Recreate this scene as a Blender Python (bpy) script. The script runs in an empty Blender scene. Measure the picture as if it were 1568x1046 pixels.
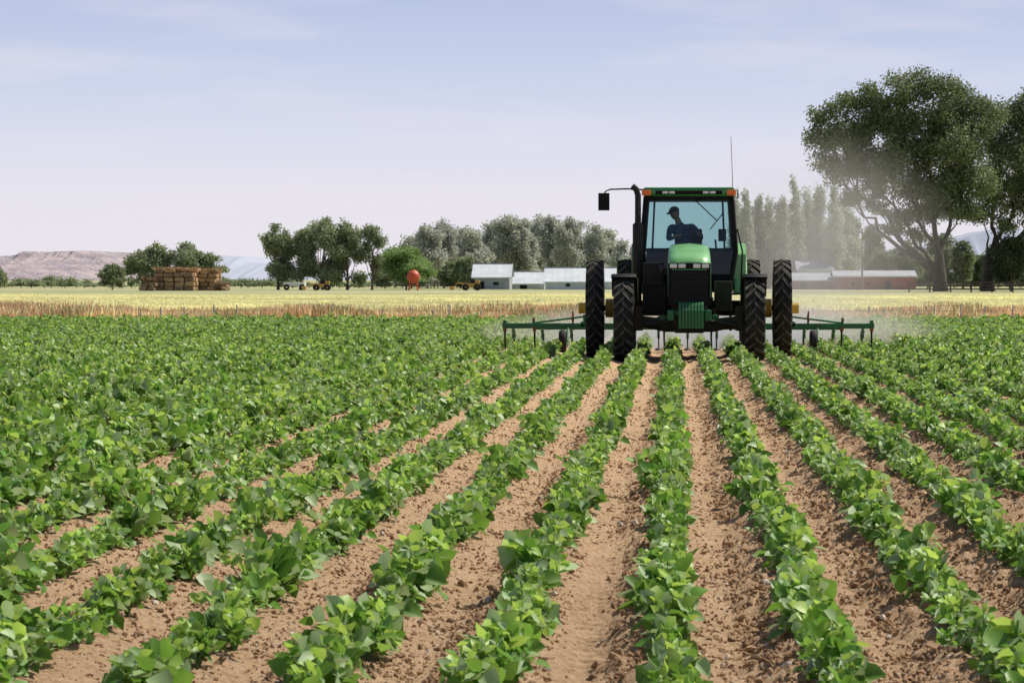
import bpy, math, random, bmesh
import numpy as np
from mathutils import Vector, Matrix
R=math.radians
F=4700.0; CX=784.0; HY=428.0; VX=1033.0; CH=1.39
YAW=math.atan((VX-CX)/F); PITCH=math.atan((523-HY)/F)
ROW=0.56; ROW0=-0.03; YE=95.0
scene=bpy.context.scene
rng=np.random.default_rng(7)

# ------------------------------------------------------------------ helpers
def px_to_world(bx,hz,dist):  # first two arguments are image pixels, across and down
    """world position from image pixel coordinates and a distance down the field"""
    a=math.atan((bx-CX)/F)-YAW
    x=math.tan(a)*dist
    d=dist*math.cos(YAW)-x*math.sin(YAW)
    return x, dist, CH+(HY-hz)/F*d
class MB:
    def __init__(s): s.v=[];s.f=[];s.n=0
    def add(s,v,f,mat=0,smooth=False):
        v=np.asarray(v,float).reshape(-1,3)
        f=np.asarray(f,int)
        s.v.append(v); s.f.append((f+s.n,mat,smooth)); s.n+=len(v)
    def box(s,c,size,mat=0,rot=None):
        c=np.array(c,float);h=np.array(size,float)/2
        v=np.array([[x,y,z] for x in(-1,1) for y in(-1,1) for z in(-1,1)])*h
        if rot is not None: v=v@np.array(Matrix(rot)).T
        s.add(v+c,[[0,1,3,2],[4,6,7,5],[0,4,5,1],[2,3,7,6],[0,2,6,4],[1,5,7,3]],mat)
    def hexa(s,v,mat=0):
        s.add(v,[[0,1,2,3],[4,7,6,5],[0,4,5,1],[1,5,6,2],[2,6,7,3],[3,7,4,0]],mat)
    def tube(s,path,rad,seg=8,mat=0,cap=True,smooth=True):
        P=np.asarray(path,float);n=len(P)
        rad=np.broadcast_to(np.asarray(rad,float),(n,))
        T=np.gradient(P,axis=0);T/=np.linalg.norm(T,axis=1)[:,None]+1e-9
        up=np.array([0,0,1.0]) if abs(T[0][2])<.9 else np.array([0,1.0,0])
        vs=[]
        a=np.linspace(0,2*np.pi,seg,endpoint=False)
        for i in range(n):
            u=np.cross(T[i],up);u/=np.linalg.norm(u)+1e-9
            w=np.cross(u,T[i]);up=w
            vs.append(P[i]+rad[i]*(np.cos(a)[:,None]*u+np.sin(a)[:,None]*w))
        f=[]
        for i in range(n-1):
            for j in range(seg):
                k=(j+1)%seg
                f.append([i*seg+j,i*seg+k,(i+1)*seg+k,(i+1)*seg+j])
        s.add(np.concatenate(vs),f,mat,smooth)
        if cap and seg>=3:
            s.add(vs[0],[list(range(seg))],mat); s.add(vs[-1],[list(range(seg))[::-1]],mat)
    def lathe(s,prof,c,seg=40,mat=0,axis=0,smooth=True,closed=False,half=None):
        prof=np.asarray(prof,float);n=len(prof)
        a=np.linspace(0,2*np.pi,seg,endpoint=False) if half is None else np.linspace(half[0],half[1],seg)
        V=np.zeros((seg,n,3))
        V[:,:,0]=prof[:,0][None];V[:,:,1]=np.cos(a)[:,None]*prof[:,1];V[:,:,2]=np.sin(a)[:,None]*prof[:,1]
        if axis==2: V=V[:,:,[1,2,0]]
        if axis==1: V=V[:,:,[2,0,1]]
        V=V.reshape(-1,3)+np.array(c)
        f=[]
        for i in range(seg if half is None else seg-1):
            k=(i+1)%seg
            for j in range(n if closed else n-1):
                l=(j+1)%n
                f.append([i*n+j,k*n+j,k*n+l,i*n+l])
        s.add(V,f,mat,smooth)
    def prism(s,poly,x0,x1,mat=0):
        p=np.asarray(poly,float);n=len(p)
        v=np.concatenate([np.c_[np.full(n,x0),p],np.c_[np.full(n,x1),p]])
        s.add(v,[[i,(i+1)%n,n+(i+1)%n,n+i] for i in range(n)],mat)
        s.add(v[:n],[list(range(n))[::-1]],mat); s.add(v[n:],[list(range(n))],mat)
    def mesh(s,name,mats):
        me=bpy.data.meshes.new(name)
        V=np.concatenate(s.v)
        me.vertices.add(len(V)); me.vertices.foreach_set('co',V.astype(np.float32).ravel())
        L=np.concatenate([f.ravel() for f,_,_ in s.f])
        tot=np.concatenate([np.full(len(f),f.shape[1]) for f,_,_ in s.f])
        mi=np.concatenate([np.full(len(f),m) for f,m,_ in s.f])
        sm=np.concatenate([np.full(len(f),q) for f,_,q in s.f])
        st=np.concatenate([[0],np.cumsum(tot)[:-1]])
        me.loops.add(len(L)); me.loops.foreach_set('vertex_index',L.astype(np.int32))
        me.polygons.add(len(tot)); me.polygons.foreach_set('loop_start',st.astype(np.int32))
        me.polygons.foreach_set('loop_total',tot.astype(np.int32))
        for m in mats: me.materials.append(m)
        me.polygons.foreach_set('material_index',mi.astype(np.int32))
        me.polygons.foreach_set('use_smooth',sm.astype(bool))
        me.update(calc_edges=True); me.validate()
        return me
    def obj(s,name,mats,parent=None,loc=(0,0,0),bevel=0,link=True):
        ob=bpy.data.objects.new(name,s.mesh(name,mats))
        if link: scene.collection.objects.link(ob)
        ob.location=loc
        if parent: ob.parent=parent
        if bevel:
            m=ob.modifiers.new('b','BEVEL');m.width=bevel;m.segments=2;m.limit_method='ANGLE';m.angle_limit=R(35)
        return ob
def empty(name,loc):
    e=bpy.data.objects.new(name,None);e.location=loc;e.empty_display_size=.3
    scene.collection.objects.link(e);return e

_T=rng.random((256,256))
def vn(x,y,sc,seed=0):
    X=x/sc+seed*17.3;Y=y/sc+seed*31.7
    xi=np.floor(X).astype(int);yi=np.floor(Y).astype(int);fx=X-xi;fy=Y-yi
    fx=fx*fx*(3-2*fx);fy=fy*fy*(3-2*fy)
    g=lambda a,b:_T[(a)%256,(b)%256]
    return (g(xi,yi)*(1-fx)+g(xi+1,yi)*fx)*(1-fy)+(g(xi,yi+1)*(1-fx)+g(xi+1,yi+1)*fx)*fy-.5

# ------------------------------------------------------------------ materials
def mat(name,col,rough=.6,metal=0,col2=None,nscale=5,bump=0,bscale=30,spec=.5,coat=0,trans=0,randobj=0,coord='Object',bdist=.02):
    m=bpy.data.materials.new(name);m.use_nodes=True;nt=m.node_tree;N=nt.nodes;L=nt.links
    b=N['Principled BSDF'];b.inputs['Roughness'].default_value=rough;b.inputs['Metallic'].default_value=metal
    b.inputs['Specular IOR Level'].default_value=spec;b.inputs['Coat Weight'].default_value=coat
    tc=N.new('ShaderNodeTexCoord')
    c2=col2 or tuple(c*.8 for c in col)
    no=N.new('ShaderNodeTexNoise');no.inputs['Scale'].default_value=nscale;no.inputs['Detail'].default_value=4
    L.new(tc.outputs[coord],no.inputs['Vector'])
    rp=N.new('ShaderNodeValToRGB');rp.color_ramp.elements[0].position=.35;rp.color_ramp.elements[1].position=.65
    rp.color_ramp.elements[0].color=(*c2,1);rp.color_ramp.elements[1].color=(*col,1)
    L.new(no.outputs['Fac'],rp.inputs['Fac']);out=rp.outputs['Color']
    if randobj:
        oi=N.new('ShaderNodeObjectInfo');hs=N.new('ShaderNodeHueSaturation')
        mr=N.new('ShaderNodeMapRange');mr.inputs['To Min'].default_value=1-randobj;mr.inputs['To Max'].default_value=1+randobj
        L.new(oi.outputs['Random'],mr.inputs['Value']);L.new(mr.outputs[0],hs.inputs['Value']);L.new(out,hs.inputs['Color']);out=hs.outputs[0]
    L.new(out,b.inputs['Base Color'])
    if bump:
        n2=N.new('ShaderNodeTexNoise');n2.inputs['Scale'].default_value=bscale;n2.inputs['Detail'].default_value=5
        L.new(tc.outputs[coord],n2.inputs['Vector'])
        bp=N.new('ShaderNodeBump');bp.inputs['Strength'].default_value=bump;bp.inputs['Distance'].default_value=bdist
        L.new(n2.outputs['Fac'],bp.inputs['Height']);L.new(bp.outputs[0],b.inputs['Normal'])
    if trans:
        tr=N.new('ShaderNodeBsdfTranslucent');mx=N.new('ShaderNodeMixShader');mx.inputs[0].default_value=trans
        hs2=N.new('ShaderNodeHueSaturation');hs2.inputs['Value'].default_value=1.5;hs2.inputs['Hue'].default_value=.485
        L.new(out,hs2.inputs['Color']);L.new(hs2.outputs[0],tr.inputs['Color'])
        L.new(b.outputs[0],mx.inputs[1]);L.new(tr.outputs[0],mx.inputs[2]);L.new(mx.outputs[0],N['Material Output'].inputs['Surface'])
    return m
M={}
M['leaf']=mat('bean_leaf',(.155,.315,.045),.45,col2=(.095,.225,.028),nscale=9,randobj=.25,trans=.35,spec=.35)
M['leaf2']=mat('bean_leaf_young_highlight',(.36,.51,.10),.45,col2=(.26,.42,.065),nscale=9,randobj=.2,trans=.36,spec=.35)  # young top leaves, paled further to carry sunlit highlights
M['leaf3']=mat('bean_leaf_underside_highlight',(.34,.46,.22),.5,col2=(.27,.39,.16),nscale=9,randobj=.2,trans=.25,spec=.35)  # pale undersides, also painted in for bright leaf highlights
M['stem']=mat('bean_stem',(.16,.24,.06),.6)
M['clod']=mat('soil_clod',(.60,.39,.235),.95,col2=(.38,.235,.135),nscale=20,bump=.6,bscale=90,randobj=.28,spec=.1)
M['stone']=mat('pale_stone',(.76,.68,.58),.85,col2=(.58,.50,.41),nscale=20,bump=.3,randobj=.2,spec=.2)
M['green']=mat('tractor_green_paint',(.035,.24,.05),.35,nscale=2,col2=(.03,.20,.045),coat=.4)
M['hoodg']=mat('sunlit_green_paint',(.19,.46,.17),.42,nscale=3,col2=(.15,.40,.14),coat=.3)  # tractor green lightened in colour for sun and sky sheen
M['green2']=mat('implement_green_paint',(.02,.17,.05),.5,nscale=3,col2=(.03,.12,.05))
M['yellow']=mat('rim_yellow_paint',(.62,.42,.03),.45,nscale=4,col2=(.5,.36,.08))
M['tyre']=mat('tyre_rubber',(.014,.013,.012),.75,nscale=6,col2=(.03,.026,.022),spec=.3)
M['lug']=mat('tyre_tread_pale',(.11,.098,.082),.85,nscale=8,col2=(.045,.04,.034),spec=.2)  # lugs mottled paler than the tyre body
M['black']=mat('black_plastic',(.008,.008,.008),.65,nscale=4,spec=.2)
M['iron']=mat('dark_iron',(.020,.019,.018),.7,nscale=8,col2=(.035,.03,.024),spec=.3)
M['steel']=mat('worn_steel',(.25,.22,.19),.5,metal=.6,nscale=10,col2=(.18,.12,.08))
M['rust']=mat('rust_red_spring',(.28,.07,.03),.6,nscale=10)
M['white']=mat('lamp_lens',(.85,.85,.80),.2,nscale=20)
M['amber']=mat('amber_lens',(.95,.20,.02),.3,nscale=20,col2=(.9,.15,.02))
M['red']=mat('red_paint',(.62,.10,.04),.5,nscale=1,col2=(.52,.08,.03))
M['shirt']=mat('blue_plaid_shirt',(.045,.15,.32),.9,nscale=14,col2=(.02,.06,.15))
M['skin']=mat('skin',(.42,.23,.15),.6,nscale=10)
M['denim']=mat('denim',(.03,.05,.10),.9)
M['hair']=mat('brown_hair',(.03,.018,.01),.8)
M['cap']=mat('dark_cap',(.015,.03,.045),.85)
M['bark']=mat('bark',(.20,.165,.135),.95,col2=(.12,.095,.075),nscale=3,bump=.5,bscale=6)
M['barkd']=mat('bark_dark',(.095,.076,.062),.95,col2=(.05,.04,.034),nscale=3,bump=.5,bscale=6)
M['tl_big']=mat('cottonwood_leaves',(.18,.225,.10),.55,col2=(.12,.16,.065),nscale=.35,trans=.3)
M['tl_mid']=mat('tree_leaves_hazed',(.28,.33,.18),.6,col2=(.20,.25,.125),nscale=.3,trans=.32)  # foliage paled in the colour itself for distance haze
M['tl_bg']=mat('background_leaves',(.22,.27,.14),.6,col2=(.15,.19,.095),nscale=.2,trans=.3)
M['tl_haze']=mat('windbreak_leaves_hazed',(.48,.50,.41),.7,col2=(.38,.40,.33),nscale=.25,trans=.33)  # haze painted into the leaves as a greyed, raised base colour
M['tl_bright']=mat('elm_leaves',(.23,.34,.11),.55,col2=(.16,.26,.075),nscale=.4,trans=.3)
M['tl_pop']=mat('poplar_leaves_hazed',(.38,.43,.29),.6,col2=(.29,.34,.22),nscale=.3,trans=.32)  # poplar green greyed to stand in for haze
M['tl_dark']=mat('shrub_leaves',(.09,.125,.05),.6,col2=(.05,.075,.03),nscale=.4,trans=.2)
M['grain']=mat('ripening_grain',(.83,.82,.46),.7,col2=(.72,.73,.37),nscale=.5,randobj=.12,trans=.45)
M['dry']=mat('dry_grass',(.66,.47,.26),.8,col2=(.50,.32,.165),nscale=1.2,randobj=.25,trans=.35)
M['weed']=mat('verge_weeds',(.25,.29,.11),.7,col2=(.17,.21,.07),nscale=1.5,trans=.3)
M['hay']=mat('hay',(.52,.34,.17),.95,col2=(.36,.22,.11),nscale=1.5,bump=1,bscale=8)
M['haydk']=mat('weathered_hay',(.32,.20,.115),.95,col2=(.21,.13,.08),nscale=1.5,bump=1,bscale=8)
M['roof']=mat('galvanised_roof',(.62,.65,.68),.6,col2=(.52,.55,.57),nscale=.6,spec=.3)
M['roofg']=mat('grey_roof',(.40,.41,.42),.7,col2=(.33,.34,.34),nscale=.6)
M['wallg']=mat('grey_siding',(.40,.42,.44),.8,col2=(.33,.35,.37),nscale=.8)
M['wallw']=mat('white_siding',(.74,.76,.77),.7,col2=(.65,.67,.67),nscale=.8)
M['wallr']=mat('red_siding',(.32,.085,.065),.8,col2=(.25,.06,.05),nscale=.8)
M['open']=mat('dark_opening',(.015,.015,.015),.9)
M['wood']=mat('old_wood',(.24,.19,.15),.9,col2=(.15,.12,.09),nscale=3)
M['wpost']=mat('weathered_post',(.60,.56,.50),.9,col2=(.4,.36,.32),nscale=3)
M['mach']=mat('machine_yellow',(.62,.36,.06),.5,nscale=2)
M['mesab']=mat('far_hill_hazed',(.40,.42,.50),1,col2=(.34,.37,.45),nscale=.004)  # blue-grey base colour holds the atmospheric haze
m=mat('mesa_rock_hazed',(.39,.355,.37),1,col2=(.28,.265,.30),nscale=.02,bump=1,bscale=.03,bdist=20,spec=0);nt=m.node_tree;N=nt.nodes;L=nt.links  # rock paled to mauve-grey, distance haze included in the colour
b=N['Principled BSDF'];src=b.inputs['Base Color'].links[0].from_socket
g_=N.new('ShaderNodeTexCoord');mp=N.new('ShaderNodeMapping');mp.inputs['Scale'].default_value=(.002,.002,.14);L.new(g_.outputs['Object'],mp.inputs[0])
n2=N.new('ShaderNodeTexNoise');n2.inputs['Scale'].default_value=1;n2.inputs['Detail'].default_value=4;L.new(mp.outputs[0],n2.inputs['Vector'])
r2=N.new('ShaderNodeValToRGB');r2.color_ramp.elements[0].position=.38;r2.color_ramp.elements[0].color=(.74,.68,.70,1);r2.color_ramp.elements[1].position=.6;r2.color_ramp.elements[1].color=(1.06,1,.97,1);L.new(n2.outputs['Fac'],r2.inputs[0])
mu=N.new('ShaderNodeMix');mu.data_type='RGBA';mu.blend_type='MULTIPLY';mu.inputs[0].default_value=1;L.new(src,mu.inputs[6]);L.new(r2.outputs[0],mu.inputs[7]);L.new(mu.outputs[2],b.inputs['Base Color'])
M['mesa']=m
# glass
g=bpy.data.materials.new('cab_glass');g.use_nodes=True;nt=g.node_tree;nt.nodes.clear()
o=nt.nodes.new('ShaderNodeOutputMaterial');mx=nt.nodes.new('ShaderNodeMixShader');t=nt.nodes.new('ShaderNodeBsdfTransparent')
t.inputs[0].default_value=(.56,.74,.75,1);gl=nt.nodes.new('ShaderNodeBsdfGlossy');gl.inputs['Roughness'].default_value=.03
fr=nt.nodes.new('ShaderNodeFresnel');fr.inputs[0].default_value=1.5
nt.links.new(fr.outputs[0],mx.inputs[0]);nt.links.new(t.outputs[0],mx.inputs[1]);nt.links.new(gl.outputs[0],mx.inputs[2]);nt.links.new(mx.outputs[0],o.inputs[0])
M['glass']=g
# ground
gm=bpy.data.materials.new('field_ground');gm.use_nodes=True;nt=gm.node_tree;N=nt.nodes;L=nt.links;b=N['Principled BSDF']
b.inputs['Roughness'].default_value=.95;b.inputs['Specular IOR Level'].default_value=.1
tc=N.new('ShaderNodeTexCoord');sp=N.new('ShaderNodeSeparateXYZ');L.new(tc.outputs['Object'],sp.inputs[0])
def noise(sc,det=5,rough=.6):
    n=N.new('ShaderNodeTexNoise');n.inputs['Scale'].default_value=sc;n.inputs['Detail'].default_value=det;n.inputs['Roughness'].default_value=rough
    L.new(tc.outputs['Object'],n.inputs['Vector']);return n.outputs['Fac']
def ramp(f,stops):
    r=N.new('ShaderNodeValToRGB');e=r.color_ramp.elements
    e[0].position=stops[0][0];e[0].color=(*stops[0][1],1);e[1].position=stops[-1][0];e[1].color=(*stops[-1][1],1)
    for p,c in stops[1:-1]:
        q=e.new(p);q.color=(*c,1)
    L.new(f,r.inputs[0]);return r.outputs[0]
def mixc(f,a,c):
    m=N.new('ShaderNodeMix');m.data_type='RGBA';L.new(f,m.inputs[0])
    L.new(a,m.inputs[6]);L.new(c,m.inputs[7]);return m.outputs[2]
def mrange(v,a,b_):
    m=N.new('ShaderNodeMapRange');m.inputs[1].default_value=a;m.inputs[2].default_value=b_;L.new(v,m.inputs[0]);return m.outputs[0]
s1=ramp(noise(1.3,4),[(.3,(.55,.355,.205)),(.7,(.74,.51,.315))])
s2=ramp(noise(28,6,.7),[(.35,(.27,.16,.09)),(.48,(.60,.395,.235)),(.72,(.84,.63,.43))])
mm=N.new('ShaderNodeMix');mm.data_type='RGBA';mm.inputs[0].default_value=.6;L.new(s1,mm.inputs[6]);L.new(s2,mm.inputs[7])
soil=mm.outputs[2]
yel=ramp(noise(.05,4),[(.35,(.50,.48,.24)),(.65,(.60,.56,.30))])
pas=ramp(noise(.02,4),[(.35,(.28,.30,.15)),(.65,(.46,.43,.24))])
c=mixc(mrange(sp.outputs['Y'],YE+.5,YE+1.5),soil,yel)
c=mixc(mrange(sp.outputs['Y'],188,200),c,pas)
L.new(c,b.inputs['Base Color'])
bp=N.new('ShaderNodeBump');bp.inputs['Strength'].default_value=1.0;bp.inputs['Distance'].default_value=.035
L.new(noise(45,7,.75),bp.inputs['Height']);L.new(bp.outputs[0],b.inputs['Normal'])

# ------------------------------------------------------------------ ground
def soilz(x,y):
    ph=2*np.pi*(x-ROW0)/ROW
    z=.026*np.cos(ph)
    rel=np.mod((x-ROW0)/ROW,1.0)      # 0 at row; the rough ridge side is .55-.95
    rough=.55+1.3*np.clip((rel-.45)*4,0,1)*np.clip((1.0-rel)*6,0,1)
    n=vn(x,y,.35,1)*.022+vn(x,y,.09,2)*.034*rough+np.abs(vn(x,y,.045,3))*.040*rough
    tr=np.exp(-((x+.34)/.10)**4)*np.clip((16.5-y)/2,0,1)*np.clip(.9+2*vn(x,y,1.3,8),0,1)   # wheel tread print in the nearest furrow
    z=z+n*(1-.9*tr)+tr*(.022*np.sin(2*np.pi*(y+np.abs(x+.34)*.6)/.17)-.012)
    return z*np.clip((YE+1-y)/3,0,1)
xs=np.concatenate([-np.geomspace(7000,36,26)[:-1],np.arange(-36,-5.5,.14),np.arange(-5.5,3.6,.02),np.arange(3.6,24,.14),np.geomspace(24,7000,26)])
ys=np.concatenate([[-300,-80,-20,0,4,7],np.arange(8.5,26,.03),np.geomspace(26,60,180),np.arange(61,100,1.0),np.geomspace(100,9000,40)])
X,Y=np.meshgrid(xs,ys)
Z=soilz(X,Y)
nx=len(xs);ny=len(ys)
i=np.arange(nx*ny).reshape(ny,nx)
q=np.stack([i[:-1,:-1],i[:-1,1:],i[1:,1:],i[1:,:-1]],-1).reshape(-1,4)
mb=MB();mb.add(np.stack([X,Y,Z],-1).reshape(-1,3),q,0,True)
mb.obj('ground',[gm])

# ------------------------------------------------------------------ instancing
def instancer(name,pts,rot,scl,idx,objs):
    col=bpy.data.collections.new(name+'_parts')
    for o_ in objs: col.objects.link(o_)
    me=bpy.data.meshes.new(name);me.vertices.add(len(pts));me.vertices.foreach_set('co',np.asarray(pts,np.float32).ravel())
    for nm,ty,d in(('rot','FLOAT_VECTOR',rot),('scl','FLOAT_VECTOR',scl)):
        a=me.attributes.new(nm,ty,'POINT');a.data.foreach_set('vector',np.asarray(d,np.float32).ravel())
    a=me.attributes.new('idx','INT','POINT');a.data.foreach_set('value',np.asarray(idx,np.int32))
    ob=bpy.data.objects.new(name,me);scene.collection.objects.link(ob)
    ng=bpy.data.node_groups.new(name,'GeometryNodeTree')
    ng.interface.new_socket('Geometry',in_out='INPUT',socket_type='NodeSocketGeometry')
    ng.interface.new_socket('Geometry',in_out='OUTPUT',socket_type='NodeSocketGeometry')
    gi=ng.nodes.new('NodeGroupInput');go=ng.nodes.new('NodeGroupOutput');ip=ng.nodes.new('GeometryNodeInstanceOnPoints')
    ci=ng.nodes.new('GeometryNodeCollectionInfo');ci.inputs['Collection'].default_value=col
    ci.inputs['Separate Children'].default_value=True;ci.inputs['Reset Children'].default_value=True
    ng.links.new(gi.outputs[0],ip.inputs['Points']);ng.links.new(ci.outputs[0],ip.inputs['Instance'])
    ip.inputs['Pick Instance'].default_value=True
    for nm,ty,sk in(('rot','FLOAT_VECTOR','Rotation'),('scl','FLOAT_VECTOR','Scale'),('idx','INT','Instance Index')):
        na=ng.nodes.new('GeometryNodeInputNamedAttribute');na.data_type=ty;na.inputs['Name'].default_value=nm
        ng.links.new(na.outputs['Attribute'],ip.inputs[sk])
    ng.links.new(ip.outputs[0],go.inputs[0])
    md=ob.modifiers.new('scatter','NODES');md.node_group=ng
    return ob

# bean plants
def leaflet(mb,base,d,n,L_,W_,mat,rg):
    d=d/np.linalg.norm(d);s=np.cross(d,n);s/=np.linalg.norm(s)+1e-9;n=np.cross(s,d)
    cup=rg.uniform(.1,.6);droop=rg.uniform(-.15,.5)
    def P(t,w): return base+d*t*L_+s*w*W_+n*(abs(w)*cup*W_-droop*t*t*L_*.5)
    v=[P(0,0),P(.3,0),P(.65,0),P(1,0),P(.20,.46),P(.58,.40),P(.20,-.46),P(.58,-.40)]
    o_=mb.n
    mb.add(v,[[1,4,5,2],[1,2,7,6]],mat,True)
    mb.f.append((np.array([[0,4,1],[0,1,6],[2,5,3],[2,3,7]])+o_,mat,True))
plants=[]
for k in range(12):
    rg=np.random.default_rng(100+k);mb=MB();big=rg.uniform(.82,1.18)
    for p in range(12):
        a=rg.uniform(0,2*np.pi);r=rg.uniform(.01,.10);h=rg.uniform(.05,.20)*(1-.25*r/.10)
        tip=np.array([math.cos(a)*r,math.sin(a)*r,h])
        mb.tube([[0,0,0],[tip[0]*.3,tip[1]*.3,h*.6],tip],[.004,.003,.002],3,2,False)
        out=np.array([math.cos(a),math.sin(a),0])
        for j,da in enumerate((0,1.9,-1.9)):
            d=np.array([math.cos(a+da),math.sin(a+da),rg.uniform(-.6,1.15)])
            n=np.array([rg.normal(0,.7),rg.normal(0,.7),1.0])+out*rg.uniform(-.6,1.0)
            S=rg.uniform(.042,.090)*(1.0 if h<.16 else .75)*big
            u=rg.random();mi=1 if (h>.13 and u<.5) else 3 if u>.78 else 0
            leaflet(mb,tip+d*.006,d,n/np.linalg.norm(n),S,S*.9,mi,rg)
    plants.append(mb.obj('bean_plant_%02d'%k,[M['leaf'],M['leaf2'],M['stem'],M['leaf3']],link=False))
P=[];Rt=[];Sc=[]
for kr in range(-52,32):
    xr=ROW0+kr*ROW;ph=rng.uniform(0,6)
    y=9.3
    while y<YE-.3:
        y+=rng.uniform(.075,.15)
        lo=-.25*y-2.0;hi=.135*y+1.6
        if not(lo<xr<hi): continue
        if rng.random()<.03: y+=.1
        px=xr+rng.normal(0,.02)+.018*math.sin(y*.9+ph)
        P.append((px,y,0));s=rng.uniform(.56,1.04)*(1+.13*math.sin(y*1.7+ph)+.10*math.sin(y*4.3+ph*2))
        if kr<-6 or kr>7: s*=1.17
        Rt.append((rng.normal(0,.16),rng.normal(0,.16),rng.uniform(0,6.28)));Sc.append((s*.92,s*.92,s*rng.uniform(.85,1.25)))
P=np.array(P);P[:,2]=np.minimum(soilz(P[:,0],P[:,1]),.025)-.005
instancer('bean_crop_rows',P,Rt,Sc,rng.integers(0,12,len(P)),plants)
# clods
cl=[]
for k in range(7):
    bm=bmesh.new();bmesh.ops.create_icosphere(bm,subdivisions=2,radius=.5)
    rg=np.random.default_rng(k);ds=rg.normal(size=(9,3));am=rg.uniform(.35,.7,9)
    for v in bm.verts:
        d=np.array(v.co)/.5
        f=1-sum(a*max(0,float(d@(q_/np.linalg.norm(q_)))-.55) for a,q_ in zip(am*1.9,ds))+rg.normal(0,.07)
        v.co=Vector(d*.5*max(f,.3)*np.array([1.15,.85,.75]))
    me=bpy.data.meshes.new('c');bm.to_mesh(me);bm.free();me.materials.append(M['stone' if k==6 else 'clod'])
    cl.append(bpy.data.objects.new('clod_%d'%k,me))
n=230000
yy=9.2*np.power(48/9.2,np.random.default_rng(3).random(n))
xx=rng.uniform(-.25,.135,n)*yy+rng.uniform(-1,1,n)
rel=np.mod((xx-ROW0)/ROW,1)
rs=(rel>.50)&(rel<.94)
pk=.36+.64*rs
keep=rng.random(n)<pk*np.clip(.2+1.6*(vn(xx,yy,.5,9)+.4),.1,1)
keep&=~((np.abs(xx+.34)<.10)&(yy<16)&(rng.random(n)<.9))
xx=xx[keep];yy=yy[keep];rs=rs[keep];n=len(xx)
sz=.006+rng.exponential(.0075,n)*np.where(rs,1.35,1)+(.0003*yy);sz=np.minimum(sz,.06)
id_=rng.integers(0,6,n);st=rng.random(n)<.018;id_[st]=6;sz[st]=.012+np.minimum(rng.exponential(.012,st.sum()),.045)
zz=soilz(xx,yy)+sz*.12
instancer('soil_clods',np.c_[xx,yy,zz],rng.uniform(-3,3,(n,3))*np.array([.3,.3,1]),np.c_[sz,sz,sz],id_,cl)

# grass patches
def patch(name,size,n,h,w,mats,mp,seed):
    rg=np.random.default_rng(seed);c=np.c_[rg.uniform(-size/2,size/2,(n,2)),np.zeros(n)]
    a=rg.uniform(0,np.pi,n);H=rg.uniform(h[0],h[1],n);le=rg.normal(0,.16,(n,2))*H[:,None]
    s=np.c_[np.cos(a),np.sin(a),np.zeros(n)]*w/2
    top=c+np.c_[le,H];mid=c+np.c_[le*.35,H*.6]
    V=np.stack([c-s*.6,c+s*.6,mid+s,top+s*.4,top-s*.4,mid-s],1).reshape(-1,3)
    b0=np.arange(n)*6;f=np.concatenate([np.stack([b0,b0+1,b0+2,b0+5],1),np.stack([b0+5,b0+2,b0+3,b0+4],1)])
    mb=MB();mb.v=[V];mb.n=len(V)
    mi=rg.choice(len(mats),n,p=mp);mi=np.concatenate([mi,mi])
    for m in range(len(mats)):
        if (mi==m).any(): mb.f.append((f[mi==m],m,False))
    return mb.obj(name,mats,link=False)
gp=[patch('grain_%d'%k,3.2,2600,(.38,.54),.03,[M['grain'],M['dry'],M['weed']],[[.90,.06,.04],[.82,.11,.07],[.72,.13,.15]][k],k) for k in range(3)]
P=[]
for y in np.arange(102.5,188,3.0):
    for x in np.arange(-.255*y-8,.15*y+8,3.0): P.append((x+rng.normal(0,.2),y,0))
P=np.array(P);n=len(P)
rz=np.zeros((n,3));rz[:,2]=rng.integers(0,4,n)*np.pi/2
hs=1+.3*vn(P[:,0],P[:,1],14,4)
gi_=np.clip(((vn(P[:,0]/4,P[:,1],7,6)+.5)*3.2-.4+rng.normal(0,.3,n)),0,2).astype(int)
instancer('grain_field',P,rz,np.c_[np.ones(n),np.ones(n),hs],gi_,gp)
vp=[patch('verge_%d'%k,1.6,650,(.10,.52),.028,[M['dry'],M['grain'],M['weed']],[[.80,.13,.07],[.58,.32,.1],[.45,.13,.42]][k],20+k) for k in range(3)]
P=[];S=[]
for y in np.arange(YE+.5,YE+6.5,.75):
    for x in np.arange(-34,24,1.0):
        P.append((x+rng.normal(0,.3),y+rng.normal(0,.2),0));s=.4+.9*(vn(np.array(x),np.array(y),2.5,5)+.5)+rng.normal(0,.18);S.append((1,1,max(.3,s)))
n=len(P);rz=np.zeros((n,3));rz[:,2]=rng.uniform(0,6.28,n)
instancer('dry_grass_verge',P,rz,S,rng.choice(3,n,p=[.57,.28,.15]),vp)

# wire fence along the verge
mb=MB()
for px in np.arange(30,1560,37):
    x,y,_=px_to_world(px+rng.uniform(-8,8),480,YE+.4)
    hgt=rng.uniform(.4,.62);le=rng.normal(0,.05,2)
    mb.tube([[x,y,0],[x+le[0],y+le[1],hgt]],[.03,.025],6,0)
x0=px_to_world(0,480,YE+.4)[0];x1=px_to_world(1568,480,YE+.4)[0]
for z in(.25,.42): mb.tube([[x0,YE+.4,z],[x1,YE+.4,z]],.005,3,1)
mb.obj('wire_fence',[M['wpost'],M['steel']])

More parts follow.
